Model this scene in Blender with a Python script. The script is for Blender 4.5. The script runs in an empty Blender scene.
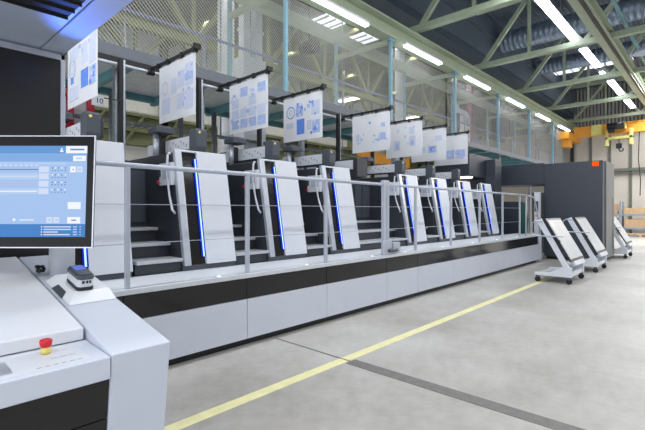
import bpy, math, random
from mathutils import Vector, Matrix
random.seed(7)
SC = bpy.context.scene
COL = SC.collection
H = 1.49                                     # eye height

# ------------------------------------------------------------------ materials
def lin(c):
    if isinstance(c, str):
        c = tuple(int(c[i:i+2], 16) / 255 for i in (0, 2, 4))
    return tuple((v / 12.92 if v <= .04045 else ((v + .055) / 1.055) ** 2.4) for v in c)

def mat(name, col, rough=.5, metal=0.0, spec=.5, var=.06, scale=6.0, bump=0.0, coat=0.0):
    m = bpy.data.materials.new(name); m.use_nodes = True
    n = m.node_tree.nodes; l = m.node_tree.links
    b = n['Principled BSDF']
    c = lin(col)
    b.inputs['Roughness'].default_value = rough
    b.inputs['Metallic'].default_value = metal
    b.inputs['Specular IOR Level'].default_value = spec
    b.inputs['Coat Weight'].default_value = coat
    tc = n.new('ShaderNodeTexCoord'); nz = n.new('ShaderNodeTexNoise')
    nz.inputs['Scale'].default_value = scale; nz.inputs['Detail'].default_value = 3
    l.new(tc.outputs['Object'], nz.inputs['Vector'])
    cr = n.new('ShaderNodeValToRGB')
    lo = tuple(max(0, v * (1 - var)) for v in c); hi = tuple(min(1, v * (1 + var)) for v in c)
    cr.color_ramp.elements[0].position = .3; cr.color_ramp.elements[1].position = .7
    cr.color_ramp.elements[0].color = (*lo, 1); cr.color_ramp.elements[1].color = (*hi, 1)
    l.new(nz.outputs['Fac'], cr.inputs['Fac']); l.new(cr.outputs['Color'], b.inputs['Base Color'])
    if bump:
        bp = n.new('ShaderNodeBump'); bp.inputs['Strength'].default_value = bump; bp.inputs['Distance'].default_value = .01
        l.new(nz.outputs['Fac'], bp.inputs['Height']); l.new(bp.outputs['Normal'], b.inputs['Normal'])
    return m

def emit(name, col, strength):
    m = bpy.data.materials.new(name); m.use_nodes = True
    n = m.node_tree.nodes; l = m.node_tree.links
    n.remove(n['Principled BSDF'])
    e = n.new('ShaderNodeEmission'); e.inputs['Color'].default_value = (*lin(col), 1); e.inputs['Strength'].default_value = strength
    l.new(e.outputs[0], n['Material Output'].inputs['Surface'])
    return m

M = {}
M['white'] = mat('light grey lacquer', 'd4d7df', .38, var=.015)
M['desk'] = mat('desk lacquer', 'cbd1de', .4, var=.01)
M['desktop'] = mat('white desk surface', 'e4e6ec', .35, var=.01)
M['canopy'] = mat('canopy metal', 'b4bfd2', .3, var=.02)
M['skirt'] = mat('skirt lacquer', 'cfd3de', .42, var=.015)
M['silver'] = mat('brushed aluminium', 'c4c8d2', .35, metal=.55, var=.04)
M['rail'] = mat('rail paint', 'bcc1ce', .35, metal=.2, var=.02)
M['steel'] = mat('galvanised steel', '9a9fa6', .35, metal=.8, var=.15, scale=14)
M['duct'] = mat('zinc duct', '8f9db0', .35, metal=.6, var=.1, scale=3)
M['ductv'] = mat('bright zinc duct', 'd2d6dc', .45, metal=.15, var=.08, scale=3)
M['dark'] = mat('charcoal lacquer', '34383f', .4, var=.05)
M['dark2'] = mat('graphite lacquer', '4b5059', .42, var=.05)
M['feeder'] = mat('slate blue lacquer', '343a46', .4, var=.03)
M['feederside'] = mat('grey cladding', '7b7c7a', .5, var=.03)
M['black'] = mat('black plastic', '141518', .4, var=.05)
M['band'] = mat('black gloss panel', '1c1a19', .12, var=.03, spec=.5)
M['screenblack'] = mat('unlit display glass', '232121', .32, var=.02)
M['glass'] = mat('smoked window', '1c1816', .12, spec=.35, var=.1)
M['tread'] = mat('step metal', 'c3c6cc', .4, metal=.3, var=.06, scale=30)
M['deck'] = mat('deck metal', 'd2d5db', .42, metal=0.0, var=.04, scale=20)
M['girder'] = mat('pale green paint', 'aeb89f', .45, var=.05)
M['truss'] = mat('green grey paint', 'aab69e', .45, var=.06)
M['olive'] = mat('olive paint', '83875c', .5, var=.1, scale=2)
M['teal'] = mat('light teal paint', '7fa9bb', .4, var=.06)
M['tealdark'] = mat('dark teal paint', '5d929b', .45, var=.08)
M['fascia'] = mat('mezzanine grey paint', '6b6f78', .5, var=.05)
M['under'] = mat('mezzanine sheet', 'e6edf2', .4, metal=0.0, var=.1)
M['cream'] = mat('cream wall panel', 'd9d2c8', .7, var=.03, scale=.7)
M['clad'] = mat('grey cladding sheet', 'a2a4a4', .6, var=.05)
M['roof'] = mat('roof deck', '5e6a78', .55, var=.08)
M['roofl'] = mat('light roof deck', '77746c', .6, var=.1)
M['wcol'] = mat('wall column paint', '6f756e', .5)
M['orange'] = mat('orange crane paint', 'e09a2e', .45, var=.06)
M['yelgreen'] = mat('yellow hoist paint', 'c9c070', .45, var=.1)
M['yellow'] = mat('yellow plastic', 'f6df7c', .4)
M['yline'] = mat('yellow floor paint', 'ebe5ae', .45, var=.08, scale=9)
M['red'] = mat('red plastic', 'd3202c', .3)
M['redp'] = mat('red paint', 'b8243a', .4)
M['pink'] = mat('faded red paint', 'a86a74', .5)
M['paper'] = mat('sheet paper', 'f7f8fd', .45, var=.01)
_n = M['paper'].node_tree; _b = _n.nodes['Principled BSDF']; _t = _n.nodes.new('ShaderNodeBsdfTranslucent'); _x = _n.nodes.new('ShaderNodeMixShader')
_t.inputs['Color'].default_value = (.95, .96, 1, 1); _x.inputs[0].default_value = .3
_n.links.new(_b.outputs[0], _x.inputs[1]); _n.links.new(_t.outputs[0], _x.inputs[2]); _n.links.new(_x.outputs[0], _n.nodes['Material Output'].inputs['Surface'])
M['ink1'] = mat('pale blue ink', 'd7dff6', .45, var=.05, scale=30)
M['ink2'] = mat('mid blue ink', 'b4c6f5', .45, var=.18, scale=25)
M['ink3'] = mat('strong blue ink', '6b96f0', .45, var=.12, scale=20)
M['board'] = mat('polished plate', 'cfd4da', .2, metal=.1, var=.06, scale=2)
M['rubber'] = mat('black rubber', '1b1b1d', .7)
M['wood'] = mat('pale timber', 'c9a882', .7, var=.12, scale=8)
M['carton'] = mat('cardboard', 'cdb191', .8, var=.06)
M['rackblue'] = mat('blue grey rack paint', '8797a8', .5)
M['green'] = mat('dark green cloth', '124a3c', .8, var=.2)
M['channel'] = mat('dark channel cover', '75726f', .6, var=.12, scale=14)
M['pale'] = mat('pale display glass', 'b7c1d2', .2, var=.02)
M['led'] = emit('led core', '86a4ff', 3.0)
M['ledb'] = emit('led blue edge', '1238e0', .75)
M['lamp'] = emit('lit lamp', 'f0f4ff', 12)
M['lamp2'] = emit('lit lamp in next hall', 'fff8e8', 4)
M['sky'] = emit('skylight glazing', 'e8eef5', 1.5)
M['orlamp'] = emit('orange beacon', 'ff5a10', 1.2)
M['dot'] = emit('white led dot', 'cfe0ff', 3)

def concrete():
    m = mat('concrete', 'c2bfba', .3)
    n = m.node_tree.nodes; l = m.node_tree.links; b = n['Principled BSDF']
    tc = n.new('ShaderNodeTexCoord')
    a = n.new('ShaderNodeTexNoise'); a.inputs['Scale'].default_value = .55; a.inputs['Detail'].default_value = 8; a.inputs['Roughness'].default_value = .62
    f = n.new('ShaderNodeTexNoise'); f.inputs['Scale'].default_value = 9; f.inputs['Detail'].default_value = 6
    l.new(tc.outputs['Object'], a.inputs['Vector']); l.new(tc.outputs['Object'], f.inputs['Vector'])
    mx = n.new('ShaderNodeMath'); mx.operation = 'MULTIPLY_ADD'; mx.inputs[1].default_value = .35
    l.new(f.outputs['Fac'], mx.inputs[0]); l.new(a.outputs['Fac'], mx.inputs[2])
    cr = n.new('ShaderNodeValToRGB')
    cr.color_ramp.elements[0].position = .5; cr.color_ramp.elements[1].position = .86
    cr.color_ramp.elements[0].color = (*lin('9f9a94'), 1); cr.color_ramp.elements[1].color = (*lin('c3c0bc'), 1)
    l.new(mx.outputs[0], cr.inputs['Fac']); l.new(cr.outputs['Color'], b.inputs['Base Color'])
    rr = n.new('ShaderNodeMapRange'); rr.inputs[3].default_value = .34; rr.inputs[4].default_value = .55
    l.new(f.outputs['Fac'], rr.inputs[0]); l.new(rr.outputs[0], b.inputs['Roughness'])
    return m
M['floor'] = concrete()

def netting():
    m = bpy.data.materials.new('wire netting'); m.use_nodes = True
    n = m.node_tree.nodes; l = m.node_tree.links; b = n['Principled BSDF']
    b.inputs['Base Color'].default_value = (*lin('aeb0a8'), 1); b.inputs['Roughness'].default_value = .5
    tc = n.new('ShaderNodeTexCoord'); sp = n.new('ShaderNodeSeparateXYZ'); l.new(tc.outputs['Object'], sp.inputs[0])
    outs = []
    for op, thr in (('ADD', .70), ('SUBTRACT', .94)):
        s = n.new('ShaderNodeMath'); s.operation = op
        l.new(sp.outputs['X'], s.inputs[0]); l.new(sp.outputs['Z'], s.inputs[1])
        k = n.new('ShaderNodeMath'); k.operation = 'MULTIPLY'; k.inputs[1].default_value = 13.0; l.new(s.outputs[0], k.inputs[0])
        fr = n.new('ShaderNodeMath'); fr.operation = 'FRACT'; l.new(k.outputs[0], fr.inputs[0])
        g = n.new('ShaderNodeMath'); g.operation = 'GREATER_THAN'; g.inputs[1].default_value = thr; l.new(fr.outputs[0], g.inputs[0])
        outs.append(g)
    mx = n.new('ShaderNodeMath'); mx.operation = 'MAXIMUM'; l.new(outs[0].outputs[0], mx.inputs[0]); l.new(outs[1].outputs[0], mx.inputs[1])
    l.new(mx.outputs[0], b.inputs['Alpha'])
    return m
M['net'] = netting()

def hazy(name, col, alpha):
    m = mat(name, col, .5, var=.05, scale=1.5)
    m.node_tree.nodes['Principled BSDF'].inputs['Alpha'].default_value = alpha
    return m
M['poly'] = hazy('translucent sheeting', 'b4b4b2', .2)

# ------------------------------------------------------------------ mesh builder
class MB:
    def __init__(s): s.v = []; s.f = []; s.m = []; s.sm = []
    def add(s, vs, fs, mi=0, smooth=False):
        o = len(s.v); s.v += [tuple(p) for p in vs]
        for f in fs: s.f.append([o + i for i in f]); s.m.append(mi); s.sm.append(smooth)
        return s
    def hexa(s, p, mi=0):        # p: bottom ring 4 (ccw from above), top ring 4
        return s.add(p, [(3, 2, 1, 0), (4, 5, 6, 7), (0, 1, 5, 4), (1, 2, 6, 5), (2, 3, 7, 6), (3, 0, 4, 7)], mi)
    def box(s, x0, y0, z0, x1, y1, z1, mi=0):
        x0, x1 = min(x0, x1), max(x0, x1); y0, y1 = min(y0, y1), max(y0, y1); z0, z1 = min(z0, z1), max(z0, z1)
        return s.hexa([(x0, y0, z0), (x1, y0, z0), (x1, y1, z0), (x0, y1, z0), (x0, y0, z1), (x1, y0, z1), (x1, y1, z1), (x0, y1, z1)], mi)
    def prism_x(s, prof, x0, x1, mi=0):   # profile in (y,z), counter-clockwise seen from +x
        n = len(prof)
        vs = [(x0, y, z) for y, z in prof] + [(x1, y, z) for y, z in prof]
        fs = [tuple(range(n - 1, -1, -1)), tuple(range(n, 2 * n))] + [(i, (i + 1) % n, n + (i + 1) % n, n + i) for i in range(n)]
        return s.add(vs, fs, mi)
    def prism_z(s, prof, z0, z1, mi=0):
        n = len(prof)
        vs = [(x, y, z0) for x, y in prof] + [(x, y, z1) for x, y in prof]
        fs = [tuple(range(n - 1, -1, -1)), tuple(range(n, 2 * n))] + [(i, (i + 1) % n, n + (i + 1) % n, n + i) for i in range(n)]
        return s.add(vs, fs, mi)
    def tube(s, path, r, n=10, mi=0):
        P = [Vector(p) for p in path]; rings = []
        for i, p in enumerate(P):
            d = (P[min(i + 1, len(P) - 1)] - P[max(i - 1, 0)]).normalized()
            up = Vector((0, 0, 1)) if abs(d.z) < .95 else Vector((1, 0, 0))
            a = d.cross(up).normalized(); b = a.cross(d).normalized()
            rr = r[i] if isinstance(r, (list, tuple)) else r
            rings.append([p + a * math.cos(t) * rr + b * math.sin(t) * rr for t in (2 * math.pi * k / n for k in range(n))])
        o = len(s.v)
        s.v += [tuple(p) for R in rings for p in R]
        for i in range(len(P) - 1):
            for k in range(n):
                s.f.append([o + i * n + (k + 1) % n, o + i * n + k, o + (i + 1) * n + k, o + (i + 1) * n + (k + 1) % n]); s.m.append(mi); s.sm.append(True)
        s.f.append([o + k for k in range(n)]); s.m.append(mi); s.sm.append(False)
        e = o + (len(P) - 1) * n
        s.f.append([e + k for k in range(n - 1, -1, -1)]); s.m.append(mi); s.sm.append(False)
        return s
    def bar(s, a, b, w, h, mi=0):        # rectangular bar from a to b
        a, b = Vector(a), Vector(b); d = (b - a).normalized()
        up = Vector((0, 0, 1)) if abs(d.z) < .98 else Vector((0, 1, 0))
        x = d.cross(up).normalized() * w / 2; y = x.cross(d).normalized() * h / 2
        return s.hexa([a - x - y, a + x - y, b + x - y, b - x - y, a - x + y, a + x + y, b + x + y, b - x + y], mi)
    def lathe(s, c, prof, n=20, mi=0):   # prof: (r, z)
        o = len(s.v); c = Vector(c)
        for r, z in prof:
            for k in range(n):
                t = 2 * math.pi * k / n; s.v.append((c.x + r * math.cos(t), c.y + r * math.sin(t), c.z + z))
        for i in range(len(prof) - 1):
            for k in range(n):
                s.f.append([o + i * n + k, o + i * n + (k + 1) % n, o + (i + 1) * n + (k + 1) % n, o + (i + 1) * n + k]); s.m.append(mi); s.sm.append(True)
        s.f.append([o + k for k in range(n - 1, -1, -1)]); s.m.append(mi); s.sm.append(False)
        e = o + (len(prof) - 1) * n
        s.f.append([e + k for k in range(n)]); s.m.append(mi); s.sm.append(False)
        return s
    def xf(s, mtx):
        s.v = [tuple(mtx @ Vector(p)) for p in s.v]; return s

def world_loc(o):
    p = Vector((0, 0, 0))
    while o is not None: p += o.location; o = o.parent
    return p

def obj(name, mb, mats, parent=None, bevel=0.0, seg=2, local=False, fix=True):
    me = bpy.data.meshes.new(name)
    off = Vector((0, 0, 0))
    if parent is not None and not local: off = world_loc(parent)
    me.from_pydata([tuple(Vector(p) - off) for p in mb.v], [], mb.f)
    if not isinstance(mats, (list, tuple)): mats = [mats]
    for k in mats: me.materials.append(M[k] if isinstance(k, str) else k)
    me.polygons.foreach_set('material_index', mb.m); me.polygons.foreach_set('use_smooth', mb.sm)
    me.update()
    o = bpy.data.objects.new(name, me); COL.objects.link(o)
    if parent is not None: o.parent = parent
    if bevel:
        b = o.modifiers.new('edge', 'BEVEL'); b.width = bevel; b.segments = seg; b.limit_method = 'ANGLE'; b.angle_limit = math.radians(40)
    return o

def tag(o, label, cat, group=None, kind=None):
    o['label'] = label; o['category'] = cat
    if group: o['group'] = group
    if kind: o['kind'] = kind
    return o

def thing(name, label, cat, loc=(0, 0, 0), group=None, kind=None, rz=0):
    o = bpy.data.objects.new(name, None); COL.objects.link(o)
    o.location = loc; o.rotation_euler = (0, 0, rz); o.empty_display_size = .2
    return tag(o, label, cat, group, kind)

def copy_tree(o, parent=None):
    c = o.copy(); COL.objects.link(c)
    if parent is not None: c.parent = parent
    for ch in list(o.children): copy_tree(ch, c)
    return c

def struct(name, mb, mats, label, cat, bevel=0):
    return tag(obj(name, mb, mats, bevel=bevel), label, cat, kind='structure')

ORD = ['first', 'second', 'third', 'fourth', 'fifth', 'sixth', 'seventh', 'eighth', 'ninth', 'tenth']

# ------------------------------------------------------------------ setting
XE = 33.0
struct('floor', MB().box(-6, -10, -.1, XE, 18, 0), 'floor', 'grey polished concrete floor of the hall', 'floor')
m = MB(); N = 90                                  # corrugated roof deck of the main hall
for i in range(N):
    y0 = -10 + i * 17.2 / N; w = 17.2 / N; z = 9.6
    m.add([(-6, y0, z), (XE, y0, z), (XE, y0 + w * .35, z), (-6, y0 + w * .35, z), (XE, y0 + w * .5, z + .06), (-6, y0 + w * .5, z + .06),
           (XE, y0 + w * .85, z + .06), (-6, y0 + w * .85, z + .06), (XE, y0 + w, z), (-6, y0 + w, z)],
          [(3, 2, 1, 0), (5, 4, 2, 3), (7, 6, 4, 5), (9, 8, 6, 7)])
m.box(-6, -10, 9.68, XE, 7.2, 9.8)
struct('ceiling', m, 'roof', 'dark grey corrugated roof deck over the aisle', 'ceiling')
m = MB(); N = 44
for i in range(N):
    y0 = 7.2 + i * 10.8 / N; w = 10.8 / N; z = 8.9
    m.add([(-6, y0, z), (XE, y0, z), (XE, y0 + w * .35, z), (-6, y0 + w * .35, z), (XE, y0 + w * .5, z + .08), (-6, y0 + w * .5, z + .08),
           (XE, y0 + w * .85, z + .08), (-6, y0 + w * .85, z + .08), (XE, y0 + w, z), (-6, y0 + w, z)],
          [(3, 2, 1, 0), (5, 4, 2, 3), (7, 6, 4, 5), (9, 8, 6, 7)])
m.box(-6, 7.2, 9.0, XE, 18, 9.1)
struct('ceiling_annex', m, 'roofl', 'pale corrugated roof deck over the neighbouring hall', 'ceiling')
m = MB().box(XE, -10, 0, XE + .2, 18, 7.0)
wf = struct('wall_end', m, 'cream', 'cream panelled end wall behind the crane', 'wall')
m = MB()
for i in range(140):
    y = -10 + i * .2
    m.prism_z([(XE - .02, y), (XE + .2, y), (XE + .2, y + .2), (XE - .02, y + .14), (XE - .05, y + .12), (XE - .05, y + .04)][::-1], 7.0, 9.8)
obj('cladding', m, 'clad', wf)
m = MB()
for y in (8.5, 7.4, 6.3, 5.24, 4.13, 3.05, 1.95, .85, -.3):
    m.box(XE - .12, y - .06, 0, XE - .001, y + .06, 7.0)
obj('wall_posts', m, 'wcol', wf)
m = MB().box(-6, 17.6, 0, XE, 17.8, 9.1)
for i in range(30): m.box(-6, 17.57, .3 + i * .18, XE, 17.6, .36 + i * .18)
wb = struct('wall_annex', m, 'paperwall' if 'paperwall' in M else 'cream', 'white ribbed far wall of the neighbouring hall', 'wall')
wb.data.materials[0] = mat('white wall sheet', 'e6e6e2', .6, var=.02)
m = MB()
for i in range(9): m.box(-4 + i * 4.2, 17.3, 0, -3.72 + i * 4.2, 17.56, 8.9)
struct('trim_1', m, 'olive', 'olive steel columns along the far white wall', 'columns')

# roof trusses across the aisle
def truss(x, k):
    m = MB()
    m.box(x - .11, -9.5, 7.1, x + .11, 7.2, 7.28); m.box(x - .11, -9.5, 9.3, x + .11, 7.2, 9.5)
    y = 6.9
    while y > -9:
        m.bar((x, y, 7.2), (x, y - 1.75, 9.4), .14, .14); m.bar((x, y - 1.75, 9.4), (x, y - 3.5, 7.2), .12, .12)
        m.box(x - .05, y - 1.80, 7.2, x + .05, y - 1.70, 9.4)
        y -= 3.5
    struct('roof_truss', m, 'truss', 'green grey roof truss, %s counted from above the control desk' % ORD[k], 'truss')
for k, x in enumerate((2.3, 7.1, 11.9, 16.7, 21.5, 26.3, 31.1)): truss(x, k)
# crane runway girder
m = MB().box(-6, 6.78, 6.84, XE, 7.22, 6.9).box(-6, 6.97, 6.45, XE, 7.03, 6.86).box(-6, 6.80, 6.40, XE, 7.20, 6.46)
struct('runway_beam', m, 'girder', 'long pale green crane girder above the netting', 'beam')
m = MB().box(-6, 8.9, 6.85, XE, 9.15, 7.15)
for i in range(8):
    x = 2.2 + 4.05 * i
    m.box(x - .06, 7.0, 6.28, x + .06, 9.0, 6.40)
    m.box(x - .045, 8.955, 3.98, x + .045, 9.045, 6.9, 1)
struct('annex_beam', m, ['girder', 'teal'], 'pale green beam running behind the netting with cross arms', 'beam')
for k, (yy, z0) in enumerate(((12.0, 6.6), (16.2, 7.0))):
    m = MB().box(-6, yy - .1, z0, XE, yy + .1, z0 + .22).box(-6, yy - .1, 8.6, XE, yy + .1, 8.85)
    x = -5
    while x < XE - 3:
        m.bar((x, yy, z0 + .1), (x + 1.5, yy, 8.7), .14, .14); m.bar((x + 1.5, yy, 8.7), (x + 3, yy, z0 + .1), .14, .14)
        m.box(x - .05, yy - .05, z0, x + .05, yy + .05, 8.7); x += 3
    struct('annex_truss', m, 'olive', ('olive lattice girder of the neighbouring hall nearer the netting', 'olive lattice girder by the far white wall')[k], 'truss')
m = MB()
for i in range(9): m.box(-4 + i * 4.2, 9.1, 8.3, -3.8 + i * 4.2, 17.5, 8.8); 
struct('annex_rafter', m, 'olive', 'olive rafters under the neighbouring roof', 'beam')
m = MB().box(-6, 17.3, 4.1, XE, 17.5, 5.4)
for z in (4.1, 4.62, 5.25): m.box(-6, 17.1, z, XE, 17.3, z + .12)
for i in range(24): m.bar((-5 + i * 1.5, 17.15, 4.2), (-4.25 + i * 1.5, 17.15, 5.3), .12, .1)
struct('annex_wall_beam', m, mat('dark olive paint', '6c7150', .5, var=.15, scale=1.5), 'olive band of lattice steel across the far white wall', 'beam')
# monorail above aisle
m = MB().box(-6, 2.55, 7.00, XE, 2.95, 7.05).box(-6, 2.72, 7.05, XE, 2.78, 7.35).box(-6, 2.55, 7.35, XE, 2.95, 7.40)
m.box(-6, 2.62, 6.93, XE, 2.70, 7.00, 1)
struct('hoist_beam', m, ['girder', 'black'], 'pale green beam with dark conductor strip over the aisle', 'beam')
tag(obj('teal_pipe', MB().tube([(-2, 2.26, 7.55), (XE, 2.26, 7.55)], .06), 'tealdark'), 'thin dark teal pipe running above the aisle', 'pipe')
# rooflight
m = MB().box(26.9, 3.4, 9.5, 28.1, 8.0, 9.58, 0)
for i in range(12): m.box(26.88, 3.4 + i * .4, 9.47, 28.12, 3.44 + i * .4, 9.52, 1)
struct('window_1', m, ['sky', 'clad'], 'bright rooflight strip under the corrugated roof', 'window')
m = MB().box(11.8, 10.7, 8.75, 15.0, 11.6, 8.86, 0)
for i in range(9): m.box(11.8 + i * .39, 10.7, 8.72, 11.86 + i * .39, 11.6, 8.78, 1)
struct('window_2', m, ['sky', 'clad'], 'rooflight in the pale roof behind the netting', 'window')

struct('valley_gutter', MB().box(-6, 7.3, 7.75, XE, 8.5, 8.0), mat('slate gutter', '4c5866', .5), 'dark slate valley gutter between the two roofs', 'gutter')
struct('roof_upstand', MB().box(-6, 7.225, 8.0, XE, 7.28, 8.89).box(-6, 7.14, 8.9, XE, 7.19, 9.58), 'roof', 'dark upstand where the two roofs meet', 'roof edge')
# mezzanine
mz = thing('mezzanine', 'grey mezzanine gallery behind the press with teal joists', 'mezzanine', (14, 7.8, 0), kind='structure')
obj('fascia', MB().box(-3, 6.65, 3.80, XE - .2, 6.72, 3.98), 'fascia', mz)
m = MB().box(-3, 6.72, 3.92, XE - .2, 9.1, 3.97)
obj('floor_sheet', m, 'under', mz)
m = MB()
for i in range(26): m.box(-2.6 + i * 1.37, 6.72, 3.76, -2.5 + i * 1.37, 9.1, 3.91)
m.box(-3, 8.9, 3.79, XE - .2, 9.02, 3.91)
obj('joists', m, 'tealdark', mz)
m = MB()
for x in (2.69, 4.15, 6.7, 10.4, 14.3, 18.4, 22.4, 26.5): m.box(x - .05, 6.84, 0, x + .05, 6.94, 3.78)
for x in (3.3, 4.75, 5.6, 7.9): m.tube([(x, 8.7, 0), (x, 8.7, 3.78)], .06, 10)
obj('posts', m, 'steel', mz)
m = MB().box(-3, 6.60, 3.70, 11.5, 6.64, 3.78, 0).tube([(-3, 6.57, 3.66), (11.5, 6.57, 3.66)], .028, mi=1)
obj('sheet_rail', m, ['black', 'silver'], mz)
m = MB().tube([(-3, 8.0, 5.18), (XE - .3, 8.0, 5.18)], .03)
for i in range(7): m.tube([(.35 + 4.555 * i, 8.0, 3.97), (.35 + 4.555 * i, 8.0, 5.18)], .03, 8)
obj('handrail', m, mat('violet grey rail paint', '75789c', .4), mz)
nt = MB().add([(-3, 7.06, 3.97), (13.9, 7.06, 3.97), (13.9, 7.06, 6.27), (-3, 7.06, 6.27)], [(0, 1, 2, 3)])
tag(obj('wire_netting', nt, 'net'), 'fine diagonal wire netting above the gallery', 'netting')
m = MB()
for i in range(9): m.box(14.0 + i * 2.05, 7.03, 3.97, 15.99 + i * 2.05, 7.05, 6.27)
tag(obj('translucent_partition', m, 'poly'), 'hazy translucent sheeting screen above the gallery beside the dark feeder', 'screen')
for k in range(6):
    x = 6.25 + 4.05 * k if k else 6.25
    t = thing('screen_post', 'light teal screen post under the green girder, %s from the control desk' % ORD[k], 'post', (x, 6.92, 3.97), 'teal posts holding the netting')
    obj('shaft', MB().box(x - .038, 6.88, 3.985, x + .038, 6.96, 6.33), 'teal', t)
    obj('head_plate', MB().box(x - .13, 6.86, 6.33, x + .13, 6.99, 6.395), 'teal', t)

# ------------------------------------------------------------------ ducts, pipes
def spiral(name, label, p0, p1, r, mt, step=.14):
    p0, p1 = Vector(p0), Vector(p1); L = (p1 - p0).length; n = int(L / step); path = []; rad = []
    for i in range(n + 1):
        for a, rr in ((0, r), (.42, r), (.46, r * 1.015), (.54, r * 1.015), (.58, r)):
            u = min(1, (i + a) / (n + 1)); path.append(p0.lerp(p1, u)); rad.append(rr)
    return tag(obj(name, MB().tube(path, rad, 20), mt), label, 'duct')
spiral('ventilation_duct', 'large silver duct crossing the aisle roof, nearer the camera', (18.9, -9, 8.75), (18.9, 7.0, 8.75), .42, 'duct', .2)
spiral('ventilation_duct', 'silver duct crossing the aisle roof beyond the larger duct', (23.9, -9, 8.85), (23.9, 7.0, 8.85), .36, 'duct', .2)
spiral('ventilation_duct', 'tall bright silver duct rising behind the netting', (7.5, 11, 0), (7.5, 11, 8.9), .25, 'ductv', .22)
spiral('ventilation_duct', 'slimmer upright silver duct behind the netting, over the middle sheets', (14.8, 9.5, 3.0), (14.8, 9.5, 8.9), .2, 'ductv', .22)
t = thing('extract_box', 'white extraction box with two square upright pipes behind the second sheet', 'ventilation box', (7.72, 10.1, 0))
obj('box', MB().box(7.35, 9.9, 3.0, 8.15, 10.4, 5.9), 'white', t, .01)
for x in (7.55, 8.0): obj('pipe', MB().box(x - .13, 10.0, 5.9, x + .1, 10.25, 7.9).box(x - .16, 9.97, 6.7, x + .13, 10.28, 6.78), 'white', t)
obj('stand', MB().box(7.4, 9.95, 0, 7.5, 10.05, 3.0).box(8.0, 9.95, 0, 8.1, 10.05, 3.0).box(7.4, 10.25, 0, 7.5, 10.35, 3.0).box(8.0, 10.25, 0, 8.1, 10.35, 3.0), 'steel', t)
tag(obj('fan_drum', MB().tube([(11.0, 10.6, 7.4), (11.0, 11.2, 7.4)], [.27, .27], 20).tube([(11.0, 10.9, 7.6), (11.0, 10.9, 8.9)], .04), 'black'), 'round dark fan drum hanging under the pale roof', 'fan')
def arc(c, a0, a1, r, u, v, n=6):
    c, u, v = Vector(c), Vector(u), Vector(v)
    return [c + u * (r * math.cos(a0 + (a1 - a0) * i / n)) + v * (r * math.sin(a0 + (a1 - a0) * i / n)) for i in range(n + 1)]
t = thing('bent_pipe', 'white bent pipe pair above the seventh sheet, beside the pink column', 'pipe', (18.6, 8.4, 3.97))
m = MB().tube([(18.9, 8.5, 3.98), (18.9, 8.5, 5.6)] + arc((18.6, 8.5, 5.6), 0, math.pi / 2, .3, (1, 0, 0), (0, 0, 1)) + [(17.9, 8.5, 5.9), (17.75, 8.5, 6.1)], .11, 12)
obj('pipe', m, 'white', t)
obj('pipe', MB().tube([(18.35, 8.5, 3.98), (18.35, 8.5, 5.75)], .09, 12), 'white', t)
tag(obj('steel_column', MB().box(20.9, 9.2, 0, 21.1, 9.25, 8.9).box(20.9, 9.4, 0, 21.1, 9.45, 8.9).box(20.98, 9.25, 0, 21.02, 9.4, 8.9), 'pink'), 'faded pink steel column behind the gallery', 'column', kind='structure')
m = MB().tube([(30.9, 7.3, 0), (30.9, 7.3, 6.3)], .2, 14).box(31.0, 6.9, 0, 31.3, 7.1, 6.39, 1)
tag(obj('corner_column', m, ['steel', 'black']), 'silver and dark column below the crane end', 'column', kind='structure')
m = MB()
for y in (9.35, 9.55): m.box(-2, y, 3.35, 12, y + .02, 3.4)
for i in range(70): m.box(-2 + i * .2, 9.36, 3.35, -1.96 + i * .2, 9.55, 3.37)
for i in range(6): m.box(-1 + i * 2.4, 9.34, 3.35, -.97 + i * 2.4, 9.36, 8.9)
tag(obj('cable_tray', m, 'steel'), 'steel cable tray slung below the gallery behind the sheets', 'cable tray')

# ------------------------------------------------------------------ lamps
def lamp(x0, x1, y, z, label, group, w=.11, lm='lamp', top=None):
    xc = (x0 + x1) / 2
    t = thing('strip_lamp', label, 'lamp', (xc, y, z), group)
    obj('housing', MB().box(x0 - .05, y - w * .8, z, x1 + .05, y + w * .8, z + .08), 'white', t)
    obj('diffuser', MB().box(x0, y - w, z - .05, x1, y + w, z), lm, t)
    for f in (.5, .85):
        x = x0 + (x1 - x0) * f; obj('hanger', MB().box(x - .01, y - .01, z + .08, x + .01, y + .01, top), 'steel', t)
    return t
for k, xc in enumerate((7.8, 11.75, 15.75, 19.8, 23.9, 27.9)):
    lamp(xc - 1.05, xc + 1.05, 6.68, 6.28, 'lit strip lamp under the green girder, %s from the control desk' % ORD[k], 'lamps along the girder', .06, top=6.9 if 0 else 6.42)
for k, (a, b) in enumerate(((13.0, 17.3), (18.2, 20.9), (21.8, 22.6), (23.6, 26.7), (28.3, 30.6))):
    lamp(a, b, 3.73, 7.5, 'wide lit strip lamp over the aisle, %s of its row' % ORD[k] + (', cut by the top edge' if k == 0 else ' beyond the near one'), 'lamps over the aisle', .13, top=9.5)
for k, x in enumerate((10.5, 16.3, 22.0)):
    t = thing('hall_lamp', 'glowing lamp of the next hall seen through the netting, %s from the control desk' % ORD[k], 'lamp', (x, 13.2, 6.95), 'lamps of the neighbouring hall')
    obj('housing', MB().box(x - .2, 12.3, 6.95, x + .2, 14.0, 7.05), 'white', t)
    obj('diffuser', MB().box(x - .17, 12.33, 6.90, x + .17, 13.97, 6.95), 'lamp2', t)
    for y in (12.6, 13.7): obj('hanger', MB().box(x - .01, y, 7.05, x + .01, y + .02, 8.9), 'steel', t)
t = thing('dish_lamp', 'pale blue disc hanging above the aisle at the picture edge', 'lamp', (17.5, 1.85, 6.6))
obj('shade', MB().lathe((17.5, 1.85, 6.65), [(.30, 0), (.31, .03), (.2, .14), (.06, .2), (.06, .3)], 24), 'canopy', t)
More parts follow.
